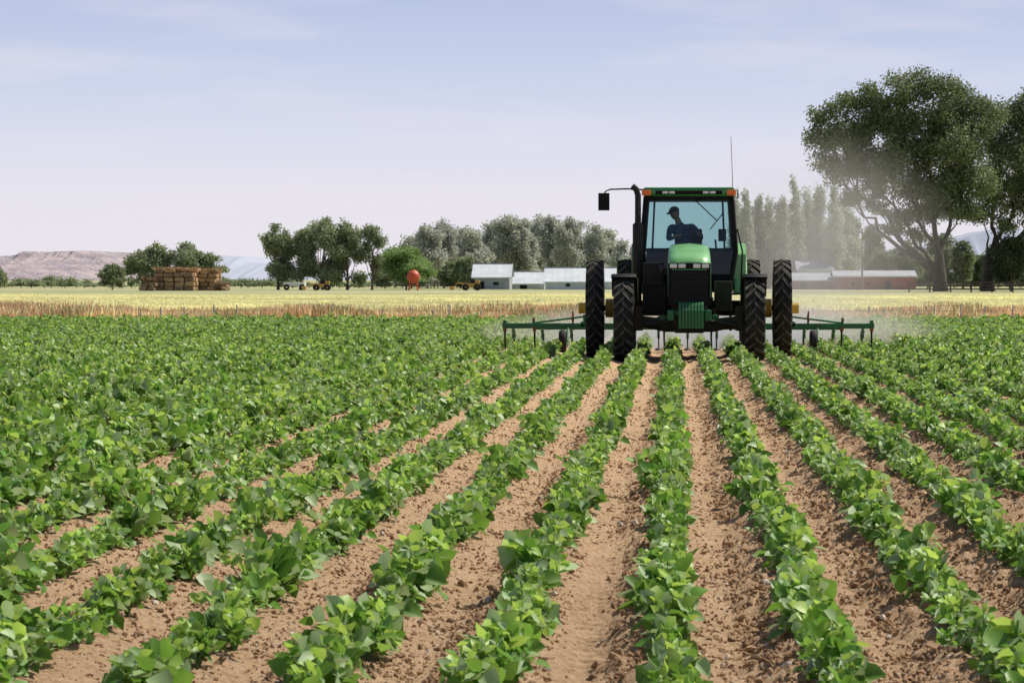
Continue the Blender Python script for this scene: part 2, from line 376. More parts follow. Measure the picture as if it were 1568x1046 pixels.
# ------------------------------------------------------------------ trees
def add_tree(mb,base,lobes,tr,rg,leafn,ls,fork=.3,ncl=12,lm=1,sub=True,csig=.34,limb=.6,groups=0):
    """lobes: (dx,dy,z,rx,rz)"""
    bx,by=base;top=max(l[2] for l in lobes)
    zmin=min(l[2]-l[4] for l in lobes)
    H=max(top*.75,1)
    n=9;t=np.linspace(0,1,n)
    cxm=np.mean([l[0] for l in lobes])
    tp=np.c_[bx+cxm*.6*t**2+rg.normal(0,.012*H,n)*t,by+rg.normal(0,.012*H,n)*t,H*t]
    C_=np.array([(bx+l[0],by+l[1],l[2]) for l in lobes])
    mains=None
    def curve(s,c,wob,sag=-.08,m_=8):
        u=np.linspace(0,1,m_)[:,None];d=np.linalg.norm(c-s)
        ctrl=s*.5+c*.5+np.array([(c-s)[0]*.18,(c-s)[1]*.18,sag*d])
        return (1-u)**2*s+2*u*(1-u)*ctrl+u*u*c+rg.normal(0,wob*d,(m_,3))*(u*(1-u)*3)
    if groups:
        # trunk forks into a few heavy limbs; every crown mass hangs from the nearest limb
        tf=tp[:int(n*fork)+2];k0=tf[-1];r1=tr*.8
        mb.tube(tf,np.linspace(tr*1.3,r1,len(tf))*np.r_[1.15,np.ones(len(tf)-1)],10,0)
        ang=(C_[:,0]-k0[0])/(C_[:,2]-k0[2]+H*.25)+.2*(C_[:,1]-k0[1])/H
        order=np.argsort(ang);mains=[None]*len(lobes)
        for gidx in np.array_split(order,groups):
            far=C_[gidx].mean(0)*.55+C_[gidx[np.argmax(np.linalg.norm(C_[gidx]-k0,axis=1))]]*.45
            st_=tf[max(1,len(tf)-1-rg.integers(0,2))]
            pth=curve(st_,far,.03,-.12,12);mr=r1*rg.uniform(.5,.68)
            rad=np.linspace(mr,mr*.25,12);mb.tube(pth,rad,8,0,False)
            for q_ in gidx: mains[q_]=(pth,rad)
    else:
        mb.tube(tp,tr*(1-.75*t)*np.where(t<.06,1.35,1),8,0)
    tot=sum(l[3]*l[3]*l[4] for l in lobes)
    for li,(dx,dy,z,rx,rz) in enumerate(lobes):
        c=C_[li]
        if mains:
            pth,rad=mains[li];dd=np.linalg.norm(pth-c,axis=1)+.35*np.maximum(0,pth[:,2]-c[2]);kk=int(np.clip(np.argmin(dd)-3,2,9))
            s=pth[kk];r0=rad[kk]*.62
        else:
            ft=np.clip(rg.uniform(fork*.8,fork*1.2)+.35*(z-zmin)/(top-zmin+1e-3)*.8,.10,.95)*min(1,z/H*1.0)
            s=np.array([np.interp(ft,t,tp[:,j]) for j in range(3)])
            r0=tr*(1-.75*ft)*limb
        path=curve(s,c,.035)
        mb.tube(path,np.linspace(r0,r0*.22,8),5,0,False)
        nl=int(leafn*(rx*rx*rz)/tot)
        d=rg.normal(size=(ncl,3));d/=np.linalg.norm(d,axis=1)[:,None];rr=rg.uniform(.15,1,ncl)**.5
        cc=c+d*rr[:,None]*np.array([rx,rx,rz])*.95
        if sub:
            for q_ in cc:
                mid=(c+q_)/2+rg.normal(0,.06*rx,3)
                mb.tube([c,mid,q_],[r0*.22,r0*.14,r0*.05],3,0,False)
        w=rg.uniform(.2,1.8,ncl);w/=w.sum();ci=rg.choice(ncl,nl,p=w)
        g_=rg.normal(size=(nl,3));g_*=np.minimum(1,2.4/np.linalg.norm(g_,axis=1))[:,None]
        ctr=cc[ci]+g_*np.array([rx,rx,rz])*csig
        ctr=ctr[ctr[:,2]>.3];nl=len(ctr)
        a=rg.normal(size=(nl,3));a/=np.linalg.norm(a,axis=1)[:,None]
        b_=np.cross(a,rg.normal(size=(nl,3)));b_/=np.linalg.norm(b_,axis=1)[:,None]
        S=(ls*rg.uniform(.6,1.4,nl))[:,None]
        V=np.stack([ctr-a*S*.6,ctr+b_*S*.38,ctr+a*S*.6,ctr-b_*S*.38],1).reshape(-1,3)
        k=np.arange(nl)*4
        mb.add(V,np.stack([k,k+1,k+2,k+3],1),lm)
def generic(rg,h,w,kind='round'):
    L_=[]
    if kind=='poplar':
        for z in np.linspace(.14,.93,9):
            r=w*.5*(1-.75*abs(z-.40)**1.3*1.6)
            L_.append((rg.normal(0,.05*w),rg.normal(0,.1*w),h*z,max(r,.25),h*.10))
    elif kind=='open':
        n=rg.integers(12,16)
        for i_ in range(n):
            a=rg.uniform(0,6.28);zz=rg.uniform(.17,.90);mr=math.sin(min(1,(1.08-zz)/.5)*1.57)
            rr=w*.38*math.sqrt(rg.uniform(.05,1))*mr
            L_.append((math.cos(a)*rr,math.sin(a)*rr,h*zz,w*rg.uniform(.13,.20),h*rg.uniform(.08,.13)))
        L_.append((w*rg.uniform(-.15,.15),0,h*.93,w*.12,h*.06))
    else:
        n=rg.integers(12,17)
        for i_ in range(n):
            a=rg.uniform(0,6.28);zz=rg.uniform(.22,.88);mr=math.sin(min(1,(1.05-zz)/.55)*1.57)*min(1,.55+zz)
            rr=w*.36*math.sqrt(rg.uniform(.05,1))*mr
            L_.append((math.cos(a)*rr,math.sin(a)*rr,h*zz,w*rg.uniform(.15,.24),h*rg.uniform(.09,.15)))
        L_.append((0,0,h*.9,w*.18,h*.08));L_.append((0,0,h*.55,w*.3,h*.2))
    return L_
def lobes_from(blobs,basepx,D):
    bx,_,_=px_to_world(basepx,440,D);out=[]
    for b_ in blobs:
        x,y,z=px_to_world(b_[0],b_[1],D);r=b_[2]/F*D
        rv=(b_[3] if len(b_)>3 else b_[2]*.85)/F*D
        out.append((x-bx,rng.uniform(-.5,.5)*2.2*r*.6,z,r,rv))
    return (bx,D),out
# the two big cottonwoods
rg=np.random.default_rng(51)
base,lb=lobes_from([(1256,178,20),(1252,212,22),(1262,243,22),(1288,268,26),(1292,162,26),(1288,210,32),(1332,152,28),(1330,198,34),(1322,248,34),(1306,300,24,16),(1372,140,30),(1412,130,26,20),(1448,138,28),(1380,190,36),(1430,180,36),(1480,160,30),(1366,245,38),(1415,240,38),(1462,225,40),(1500,190,34),(1400,292,32),(1448,288,36),(1348,290,26,18),(1345,318,22,12),(1490,265,38),(1385,330,26,16),(1470,322,30,20),(1425,330,26,16),(1368,352,20,12),(1405,360,18,14)],1440,350)
mb=MB();add_tree(mb,base,lb,.62,rg,98000,.245,fork=.20,ncl=20,csig=.27,groups=6);mb.obj('cottonwood_tree',[M['barkd'],M['tl_big']])
base,lb=lobes_from([(1540,178,30),(1575,180,32),(1530,225,36),(1575,240,38),(1545,275,38),(1600,290,38),(1512,295,30),(1610,220,40),(1560,320,32,20),(1505,325,26,16),(1590,160,28),(1640,260,40),(1650,200,36),(1535,345,22,14),(1590,345,26,16)],1512,362)
mb=MB();add_tree(mb,base,lb,.62,rg,58000,.245,fork=.22,ncl=18,csig=.27,groups=4);mb.obj('cottonwood_tree',[M['barkd'],M['tl_big']])
def tree(name,px,top,wpx,D,lm,bark='bark',kind='round',n=6000,ls=.3,base=None,tr=None,seed=0,csig=.34):
    x,y,z=px_to_world(px,top,D);rg=np.random.default_rng(seed+abs(int(px)))
    w=wpx/F*D;mb=MB();add_tree(mb,(x,y),generic(rg,z,w,kind),tr or z*.02,rg,n,ls,ncl=12,fork=.13,csig=csig)
    return mb.obj(name,[M[bark],M[lm]])
for px,top,w in((426,343,66),(460,352,60),(494,334,94),(532,340,56)): tree('cottonwood_tree',px,top,w,405,'tl_mid',kind='open',n=15000,ls=.23,csig=.40)
tree('cottonwood_tree',570,348,54,405,'tl_mid',kind='open',n=6000,ls=.22,csig=.34)
tree('elm_tree',622,377,88,395,'tl_bright',n=22000,ls=.25)
for px,top,w in((218,382,70),(245,376,50),(288,370,66),(318,388,58)): tree('elm_tree',px,top,w,430,'tl_mid',n=12000,ls=.25)
tree('elm_tree',172,404,50,400,'tl_bg',n=8000,ls=.25)
tree('elm_tree',-6,404,36,400,'tl_mid',n=5000,ls=.25)
# windbreak mass
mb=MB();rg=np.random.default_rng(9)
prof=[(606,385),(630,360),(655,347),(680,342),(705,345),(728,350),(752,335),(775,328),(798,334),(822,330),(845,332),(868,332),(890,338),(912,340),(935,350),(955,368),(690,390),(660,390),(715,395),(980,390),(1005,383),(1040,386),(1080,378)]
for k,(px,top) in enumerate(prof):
    D=470+rg.uniform(-15,25);x,y,z=px_to_world(px,top,D);w=rg.uniform(46,60)/F*D
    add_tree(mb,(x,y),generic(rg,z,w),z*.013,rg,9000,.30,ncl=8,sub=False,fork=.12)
    x,y,z=px_to_world(px+10,rg.uniform(385,412),D+8);add_tree(mb,(x,y),generic(rg,z,w),z*.015,rg,3500,.32,ncl=7,sub=False,fork=.1)
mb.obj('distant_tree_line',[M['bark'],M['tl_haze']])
mb=MB()
for px,top,w in((640,398,60),(690,400,46),(712,392,40),(590,412,40)):
    x,y,z=px_to_world(px,top,440);add_tree(mb,(x,y),generic(rg,z,w/F*440),z*.02,rg,7000,.27,ncl=8,sub=False,fork=.1)
mb.obj('farmyard_bushes',[M['bark'],M['tl_mid']])
mb=MB()
for k,(px,top,w) in enumerate([(1128,300,20),(1143,294,18),(1160,302,20),(1178,306,24),(1196,300,24),(1216,284,24),(1236,292,26),(1256,282,26),(1276,290,26),(1292,305,34)]):
    D=440+rg.uniform(-8,12);x,y,z=px_to_world(px,top,D)
    add_tree(mb,(x,y),generic(rg,z,w/F*D*1.15,'poplar'),.2,rg,8500,.27,ncl=8,sub=False,fork=.1,csig=.4)
mb.obj('poplar_row',[M['bark'],M['tl_pop']])
mb=MB()
for k,(px,top,w) in enumerate([(1145,352,60),(1175,335,60),(1205,330,70),(1250,330,60),(1300,325,50),(1335,345,40),(1390,366,60),(1440,356,60),(1475,368,50),(1520,378,50),(1575,365,50),(1350,385,50),(1420,390,50),(1500,390,50),(1290,372,50),(1230,368,50),(1140,390,50),(1175,385,50)]):
    D=455+rg.uniform(-10,20);x,y,z=px_to_world(px,top,D)
    add_tree(mb,(x,y),generic(rg,z,w/F*D),z*.013,rg,9500,.28,ncl=9,sub=False,fork=.12)
mb.obj('background_trees',[M['bark'],M['tl_bg']])
tree('juniper_shrub',1548,362,64,360,'tl_dark',n=18000,ls=.22,seed=3)
mb=MB()
for px in np.arange(-40,1640,17):
    if 1200<px<1400: continue
    D=500+rg.uniform(-12,12);x,y,z=px_to_world(px+rg.uniform(-6,6),rg.uniform(424,437),D);w=rg.uniform(20,40)/F*D
    add_tree(mb,(x,y),[(0,0,z*.5,w*.45,z*.45),(w*.3,0,z*.45,w*.3,z*.45)],.08,rg,1100,.3,ncl=8,sub=False,fork=.1)
mb.obj('hedgerow',[M['bark'],M['tl_mid']])

# ------------------------------------------------------------------ hills
def hill(name,D,prof,m,depth=900,seed=1,cliff=0,rg_=1.0):
    NX=300
    px=np.linspace(prof[0][0],prof[-1][0],NX);tz=np.interp(px,[p[0] for p in prof],[p[1] for p in prof])
    K=18;V=np.zeros((K,NX,3))
    for i_ in range(NX):
        x,y,z=px_to_world(px[i_],tz[i_]-1.6*vn(np.array(px[i_]),np.array(0.),7,seed),D)
        for k in range(K):
            t=k/(K-1)
            if cliff:
                zz=z*(.72*(t/.75)**1.25) if t<.75 else z*(.72+.28*min(1,(t-.75)/.08))
            else: zz=z*min(1,(t*1.25)**.8)
            rid=(abs(vn(np.array(px[i_]),np.array(t*1.5),9,seed+3))*260+abs(vn(np.array(px[i_]),np.array(t*2.),3.5,seed+5))*110)*rg_
            V[k,i_]=(x,y-depth*(1-t)*.45-rid*(1-t)+60,zz if k else -3)
    V[-1,:,1]+=600
    i=np.arange(K*NX).reshape(K,NX)
    mb=MB();mb.add(V.reshape(-1,3),np.stack([i[:-1,:-1],i[:-1,1:],i[1:,1:],i[1:,:-1]],-1).reshape(-1,4),0,not cliff)
    mb.obj(name,[m])
hill('mesa',4200,[(-260,430),(-150,400),(-60,393),(25,392),(34,390),(40,385),(80,386),(128,384),(140,389),(165,392),(180,400),(205,412),(225,424),(290,440)],M['mesa'],seed=2,cliff=1,depth=1100,rg_=1.6)
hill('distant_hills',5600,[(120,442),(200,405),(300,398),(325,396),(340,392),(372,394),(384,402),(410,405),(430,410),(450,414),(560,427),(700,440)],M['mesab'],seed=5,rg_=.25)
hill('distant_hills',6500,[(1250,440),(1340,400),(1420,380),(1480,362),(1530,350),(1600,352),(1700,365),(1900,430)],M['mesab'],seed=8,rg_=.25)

# ------------------------------------------------------------------ buildings
def barn(name,pxl,pxr,eave,ridge,D,dep,wall,roof,doors=(),wins=()):
    xl=px_to_world(pxl,440,D)[0];xr=px_to_world(pxr,440,D)[0];ze=px_to_world(pxl,eave,D)[2];zr=px_to_world(pxl,ridge,D+dep/2)[2]
    e=empty(name,((xl+xr)/2,D,0));w=xr-xl;h=w/2
    mb=MB();mb.prism([(0,0),(dep,0),(dep,ze),(dep/2,zr-.08),(0,ze)],-h,h);mb.obj('walls',[wall],e)
    mb=MB();o=.3
    sl=(zr-ze)/(dep/2)
    for sgn in(0,1):
        y0,y1=(-o,dep/2) if sgn==0 else (dep+o,dep/2)
        z0=ze-sl*o
        V=[]
        for k,xx in enumerate(np.linspace(-h-o,h+o,max(8,int(w/.4)))):
            dz=.012*(k%2)+.06;V+=[[xx,y0,z0+dz],[xx,y1,zr+dz]]
        m_=len(V)//2;f=[[2*k,2*k+2,2*k+3,2*k+1] for k in range(m_-1)]
        mb.add(V,f)
    mb.box((0,dep/2,zr+.09),(w+.6,.3,.05));mb.obj('roof',[roof],e)
    mb=MB()
    for (a,b_,zt) in doors: mb.box((a*w-h+ (b_-a)*w/2,-.04,zt/2),((b_-a)*w,.08,zt))
    for (a,b_,z0,z1) in wins: mb.box(((a+b_)/2*w-h,-.04,(z0+z1)/2),((b_-a)*w,.08,z1-z0))
    if doors or wins: mb.obj('openings',[M['open']],e)
    mb=MB();mb.box((0,-.33,ze-sl*o-.02),(w+.6,.06,.14));mb.obj('gutter',[M['wallw']],e)
    return e
barn('grey_barn',725,780,424,405,428,8,M['wallg'],M['roof'],[(.1,.3,1.1)],[(.55,.7,.6,1.0)])
barn('metal_shed',780,834,434,417,436,8,M['wallw'],M['roof'],[(.3,.5,.6)])
barn('white_shed',835,940,431,411,425,9,M['wallw'],M['roof'],[(.62,.72,.8)],[(.3,.36,.4,.8)])
barn('red_shed',1204,1277,429,418,420,7,M['wallr'],M['roofg'],[(.3,.42,1.0)])
barn('red_barn',1279,1401,423,415,412,9,M['wallr'],M['roofg'],[(.62,.70,1.1)],[(.2,.24,.6,1.0),(.4,.44,.6,1.0)])
barn('farm_house',1222,1274,412,400,436,8,M['wallw'],M['roofg'],[(.45,.55,1.8)],[(.15,.3,1.2,2.2),(.7,.85,1.2,2.2)])
mb=MB()
x,y,z=px_to_world(1250,394,440);mb.box((x,y,z/2),(.7,.6,z));mb.obj('brick_chimney',[M['wallr']])
x,y,z=px_to_world(1320,350,400);mb=MB();mb.tube([[x,y,0],[x,y,z]],[.13,.09],8);mb.box((x,y-.15,z-.6),(1.1,.1,.12));mb.obj('utility_pole',[M['wood']])
# board fence, right
mb=MB();xa=px_to_world(1392,440,330)[0];xb=px_to_world(1640,440,330)[0]
for x in np.arange(xa,xb,2.2): mb.box((x,330,.6),(.16,.16,1.25+rng.uniform(-.05,.1)))
for z in(.35,.7,1.05): mb.box(((xa+xb)/2,329.9,z),(xb-xa,.04,.16))
mb.obj('wooden_fence',[M['barkd']])

# hay stacks
def stack(name,pl,pr,top,D,mats,nr,seed):
    rg=np.random.default_rng(seed);xl=px_to_world(pl,440,D)[0];xr=px_to_world(pr,440,D)[0];z=px_to_world(pl,top,D)[2]
    e=empty(name,((xl+xr)/2,D,0));w=xr-xl;bh=z/nr;mb=MB();nb=max(2,int(w/1.15));bw=w/nb
    for r_ in range(nr):
        for dy in range(4):
            off=rg.uniform(-.15,.15)
            for k in range(nb):
                if r_==nr-1 and rg.random()<.3: continue
                if r_==nr-2 and (k==0) and rg.random()<.6: continue
                a=rg.normal(0,.08);rt=Matrix.Rotation(a,3,'Z')@Matrix.Rotation(rg.normal(0,.05),3,'Y')
                mb.box((-w/2+bw*(k+.5)+off,dy*1.25+rg.normal(0,.16),bh*(r_+.5)),(bw*.91,1.2,bh*.88),int(rg.random()<.35),rt)
    mb.obj('bales',mats,e,bevel=.09)
    n=1500;c=np.c_[rg.uniform(-w/2,w/2,n),rg.uniform(-.75,4.4,n),z*.97+rg.normal(0,.06,n)]
    d=rg.normal(size=(n,3))*.12;d2=rg.normal(size=(n,3))*.04
    V=np.stack([c-d,c+d2,c+d,c-d2],1).reshape(-1,3);k=np.arange(n)*4
    mb=MB();mb.add(V,np.stack([k,k+1,k+2,k+3],1));mb.obj('loose_straw',[mats[0]],e)
stack('hay_bale_stack',236,298,411,372,[M['hay'],M['haydk']],5,1)
stack('hay_bale_stack',290,333,413,376,[M['hay'],M['haydk']],5,2)
stack('hay_bale_stack',216,240,427,370,[M['haydk'],M['hay']],3,3)
stack('hay_bale_stack',330,345,436,374,[M['haydk'],M['hay']],2,4)
# red tank on a stand
x,y,z=px_to_world(633,424,380);e=empty('red_storage_tank',(x,y,0));r=.82
mb=MB();mb.lathe([(-r,.001),(-r*.92,r*.4),(-r*.7,r*.72),(-r*.35,r*.94),(0,r),(r*.35,r*.94),(r*.7,r*.72),(r*.92,r*.4),(r,.001)],(0,0,z),28,0,axis=2)
mb.lathe([(r*.95,.18),(r*1.12,.18),(r*1.12,.001)],(0,0,z),14,0,axis=2);mb.obj('tank_shell',[M['red']],e)
mb=MB()
for a in(.78,2.36,3.93,5.5): mb.tube([[math.cos(a)*.75,math.sin(a)*.75,0],[math.cos(a)*.62,math.sin(a)*.62,z-.1]],.06,6)
mb.tube([[-.55,-.55,z*.4],[.55,-.55,z*.4]],.04,5);mb.tube([[-.55,-.55,.2],[.55,-.55,z*.7]],.03,5);mb.obj('stand_legs',[M['red']],e)
# distant machines
def loader(px,D,sc,name):
    x,y,_=px_to_world(px,440,D);e=empty(name,(x,y,0));e.scale=(sc,)*3
    mb=MB();mb.prism([(-.6,.5),(.6,.5),(.6,1.2),(-.6,1.2)],-1.6,1.2);mb.box((1.0,0,1.4),(.8,1.0,.5));mb.obj('body',[M['mach']],e,bevel=.08)
    mb=MB();mb.tube([[-1.2,0,1.0],[-2.3,0,1.3],[-3.0,0,.5]],[.12,.1,.09],6);mb.prism([(-.7,.1),(.7,.1),(.7,.7),(-.7,.7)],-3.5,-2.9);mb.obj('loader_arm_and_bucket',[M['mach']],e,bevel=.04)
    mb=MB()
    for xx in(-1.0,1.0):
        for yy in(-.75,.75): mb.lathe([(-.2,.2),(-.2,.55),(.2,.55),(.2,.2)],(xx,yy,.55),20,0,axis=1)
    mb.obj('wheels',[M['tyre']],e)
    mb=MB();mb.box((.2,0,1.5),(.8,.9,.7));mb.obj('cab',[M['open']],e,bevel=.05)
loader(493,385,.7,'wheel_loader')
loader(722,385,.75,'farm_loader')
x,y,_=px_to_world(452,440,390);e=empty('white_farm_wagon',(x,y,0))
mb=MB();mb.prism([(-.8,.5),(.8,.5),(1,1.0),(-1,1.0)],-1.4,1.3);mb.obj('wagon_box',[M['wallw']],e,bevel=.04)
mb=MB()
for xx in(-1,1): mb.lathe([(-.1,.1),(-.1,.38),(.1,.38),(.1,.1)],(xx,-.85,.38),18,0,axis=1)
mb.tube([[-1.4,0,.5],[-2.4,0,.35]],.05,6);mb.obj('running_gear',[M['iron']],e)

# ------------------------------------------------------------------ tractor
T=empty('tractor',(.25,52.8,-.02))
def wheel(nm,cx,cy,Rr,w,rim,side,nl=24):
    mb=MB();h=w/2
    prof=[(-h*.72,rim),(-h*.95,rim+.05),(-h*1.02,(Rr+rim)/2),(-h*.96,Rr-.09),(-h*.84,Rr-.045),(0,Rr-.035),(h*.84,Rr-.045),(h*.96,Rr-.09),(h*1.02,(Rr+rim)/2),(h*.95,rim+.05),(h*.72,rim)]
    mb.lathe(prof,(cx,cy,Rr),56,0)
    dth=2*np.pi/nl
    for i_ in range(nl):
        for s in(-1,1):
            t0=i_*dth+(dth/2 if s>0 else 0);t1=t0+dth*.95;tw=.030/Rr
            pts=[]
            for rr in(Rr-.06,Rr):
                for (xx,tt) in((s*-.01,t0-tw),(s*h*.99,t1-tw*1.2),(s*h*.99,t1+tw*1.2),(s*-.01,t0+tw)):
                    r2=rr-(.022 if abs(xx)>h*.5 else 0)
                    pts.append((cx+xx,cy+math.cos(tt)*r2,Rr+math.sin(tt)*r2))
            mb.hexa(pts,1)
    mb.obj(nm+'_tyre',[M['tyre'],M['lug']],T)
    mb=MB();o=side
    mb.lathe([(-h*.72,rim+.01),(-h*.72,rim-.03),(-h*.3,rim-.05),(h*.1*o,rim*.55),(h*.25*o,rim*.3),(h*.3*o,.001)],(cx,cy,Rr),40,0)
    mb.lathe([(h*.72,rim+.01),(h*.72,rim-.03),(h*.3,rim-.05),(-h*.3,rim-.05)],(cx,cy,Rr),40,0)
    mb.lathe([(h*.1*o,.16),(h*.8*o,.15),(h*.85*o,.001)],(cx,cy,Rr),20,0)
    for a in np.arange(0,6.28,6.283/8): mb.tube([[cx+h*.2*o,cy+math.cos(a)*rim*.42,Rr+math.sin(a)*rim*.42],[cx+h*.42*o,cy+math.cos(a)*rim*.42,Rr+math.sin(a)*rim*.42]],.018,6,0)
    mb.obj(nm+'_rim',[M['yellow']],T)
for s,nm in((-1,'right'),(1,'left')):
    wheel('front_%s'%nm,s*1.12,0,.72,.34,.42,s,22)
    wheel('rear_inner_%s'%nm,s*1.12,2.9,.89,.33,.56,s,24)
    wheel('rear_outer_%s'%nm,s*1.69,2.9,.89,.31,.56,s,24)
    mb=MB();mb.lathe([(-.22,.745),(-.20,.765),(.20,.765),(.22,.745),(.20,.75),(-.20,.75)],(s*1.12,0,.74),18,0,closed=True,half=(R(30),R(112)))
    mb.tube([[s*.9,.1,.95],[s*.90,.1,1.42],[s*1.1,.1,1.49]],.025,6);mb.obj('front_fender_'+nm,[M['black']],T)
    mb=MB();mb.lathe([(-.11,.95),(-.11,1.0),(.13,1.0),(.13,.95)],(s*.91,2.9,.92),18,0,closed=True,half=(R(20),R(165)))
    mb.prism([(2.05,1.15),(3.6,1.15),(3.6,1.85),(3.3,2.05),(2.3,2.05),(2.05,1.85)],s*.80,s*1.02);mb.obj('rear_fender_'+nm,[M['hoodg' if s>0 else 'green']],T,bevel=.05)  # sun-side fender gets the lightened green, the other the plain paint
# axles
mb=MB();mb.tube([[-1.0,0,.72],[-.4,0,.62],[.4,0,.62],[1.0,0,.72]],[.09,.12,.12,.09],10);mb.box((0,0,.64),(.5,.35,.3))
for s in(-1,1):
    mb.box((s*.86,0,.74),(.14,.24,.42));mb.tube([[s*.2,.22,.62],[s*.85,.22,.68]],.03,6);mb.tube([[s*.3,-.16,.70],[s*.82,-.12,.62]],.035,6)
mb.obj('front_axle',[M['iron']],T,bevel=.02)
mb=MB();mb.tube([[-1.95,2.9,.89],[1.95,2.9,.89]],.055,10);mb.tube([[-.95,2.9,.89],[.95,2.9,.89]],.14,12);mb.obj('rear_axle',[M['iron']],T)
mb=MB()
for s in(-1,1): mb.tube([[s*1.32,2.9,.89],[s*1.5,2.9,.89]],.17,16);mb.tube([[s*1.83,2.9,.89],[s*1.99,2.9,.89]],.10,14)
mb.obj('hubs',[M['yellow']],T)
# drive train, frame
mb=MB();mb.box((0,1.9,.85),(.55,3.0,.60));mb.box((0,.6,1.15),(.62,2.0,.6));mb.box((0,3.0,1.05),(.85,.9,.55));mb.box((0,-.42,.82),(.56,.3,.35))
mb.box((-.60,1.35,1.08),(.42,1.1,.56));mb.box((.60,1.4,1.12),(.30,.9,.52));mb.box((-.62,1.0,1.5),(.36,.5,.4))
mb.tube([(-.42,.3,1.55),(-.5,.8,1.62),(-.62,1.0,1.6)],.06,8);mb.tube([(.42,.9,.9),(.5,1.3,.72),(.45,1.7,.7)],.03,6);mb.tube([(-.42,.4,.8),(-.6,.7,.7),(-.5,1.2,.66)],.03,6)
mb.obj('chassis_and_transmission',[M['iron']],T,bevel=.03)
mb=MB()
for s in(-1,1):
    mb.box((s*.31,-.45,.80),(.12,.55,.18));mb.box((s*.45,.0,.70),(.12,.16,.20))
mb.box((0,-.6,.84),(.74,.1,.10));mb.obj('front_frame',[M['green2']],T,bevel=.02)
# suitcase weights
mb=MB()
for k in range(8):
    xx=-.16+k*.054;mb.prism([(-1.0,.58),(-.62,.58),(-.62,.98),(-.78,1.03),(-.93,1.0),(-1.02,.88)],xx-.021,xx+.021)
mb.obj('front_weights',[M['green2']],T,bevel=.012)
mb=MB()
for k in range(7):
    xx=-.133+k*.054;mb.box((xx,-.80,.79),(.012,.34,.36))
mb.obj('weight_gap_shade',[M['black']],T)  # black slabs fill the slots between weights, standing in for shade
# hood
mb=MB();secs=[]
for (y,zt,hw) in((-.66,1.70,.32),(-.62,1.755,.345),(-.52,1.81,.36),(-.3,1.87,.368),(.4,1.96,.37),(1.2,2.02,.37),(1.92,2.05,.37)):
    pr=[(-hw,1.1),(-hw,zt-.20),(-hw*.97,zt-.10),(-hw*.88,zt-.035),(-hw*.6,zt-.008),(0,zt+.01),(hw*.6,zt-.008),(hw*.88,zt-.035),(hw*.97,zt-.10),(hw,zt-.20),(hw,1.1)]
    secs.append([(p[0],y,p[1]) for p in pr])
V=np.array(secs);k=V.shape[1];i=np.arange(V.shape[0]*k).reshape(-1,k)
mb.add(V.reshape(-1,3),np.stack([i[:-1,:-1],i[:-1,1:],i[1:,1:],i[1:,:-1]],-1).reshape(-1,4),0,True)
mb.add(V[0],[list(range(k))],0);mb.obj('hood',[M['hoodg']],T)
mb=MB();mb.box((0,-.655,1.62),(.72,.06,.13),0);mb.box((0,-.66,1.27),(.70,.06,.60),0)
for z in np.arange(1.0,1.55,.035): mb.box((0,-.695,z),(.62,.012,.012),1)
for x in(-.345,.345): mb.box((x,-.67,1.28),(.03,.09,.62),0)
mb.obj('grille',[M['black'],M['iron']],T,bevel=.004)
mb=MB()
for x in(-.27,-.125,.125,.27): mb.box((x,-.69,1.635),(.12,.02,.065))
mb.obj('headlights',[M['white']],T,bevel=.008)
mb=MB();mb.box((0,-.69,1.575),(.60,.012,.014));mb.obj('grille_trim',[M['green']],T)
# cab
fb=[(.76,1.98,2.88),(.83,1.88,1.9),(.72,1.86,1.22)]
rb=[(.76,3.45,2.88),(.83,3.5,1.9),(.80,3.5,1.22)]
mb=MB()
for s in(-1,1):
    mb.tube([(s*a,b_,c_) for a,b_,c_ in fb],.05,6);mb.tube([(s*a,b_,c_) for a,b_,c_ in rb],.055,6)
    mb.tube([(s*.79,2.95,2.88),(s*.85,2.95,1.25)],.03,6)
    mb.tube([(s*.74,1.9,1.25),(s*.8,3.5,1.25)],.04,6)
mb.tube([(-.76,1.98,2.86),(.76,1.98,2.86)],.045,6);mb.tube([(-.76,3.45,2.86),(.76,3.45,2.86)],.045,6);mb.tube([(-.83,3.5,1.95),(.83,3.5,1.95)],.035,6)
mb.tube([(-.62,3.46,2.86),(-.66,3.5,1.95)],.02,5);mb.tube([(.62,3.46,2.86),(.66,3.5,1.95)],.02,5)
mb.obj('cab_frame',[M['black']],T)
mb=MB();mb.box((0,2.7,1.24),(1.55,1.6,.12));mb.box((0,3.46,1.58),(1.5,.06,.76));mb.box((0,2.05,1.62),(.8,.25,.7))
for s in(-1,1): mb.box((s*.60,1.92,1.42),(.36,.06,.40));mb.box((s*.68,2.9,1.6),(.16,1.0,.7))
mb.box((.5,2.75,1.7),(.22,.8,.42));mb.tube([(.5,2.5,1.9),(.48,2.45,2.12)],.02,6);mb.box((.60,2.3,2.2),(.14,.06,.22))
mb.obj('cab_floor_and_dash',[M['black']],T,bevel=.02)
mb=MB();mb.box((0,2.68,2.965),(1.64,1.68,.16));mb.obj('cab_roof',[M['green']],T,bevel=.05)
mb=MB();mb.box((0,2.7,2.868),(1.58,1.62,.06));mb.box((0,1.832,2.948),(1.18,.02,.072));mb.obj('roof_lining',[M['black']],T,bevel=.008)
mb=MB()
for x in(-.42,-.30,.30,.42): mb.box((x,1.816,2.95),(.10,.02,.042))
mb.obj('work_lights',[M['white']],T,bevel=.006)
mb=MB()
for s in(-1,1): mb.box((s*.755,1.82,2.945),(.16,.07,.095))
mb.obj('amber_lights',[M['amber']],T,bevel=.014)
mb=MB()
def quad(a,b_,c_,d): mb.add([a,b_,c_,d],[[0,1,2,3]])
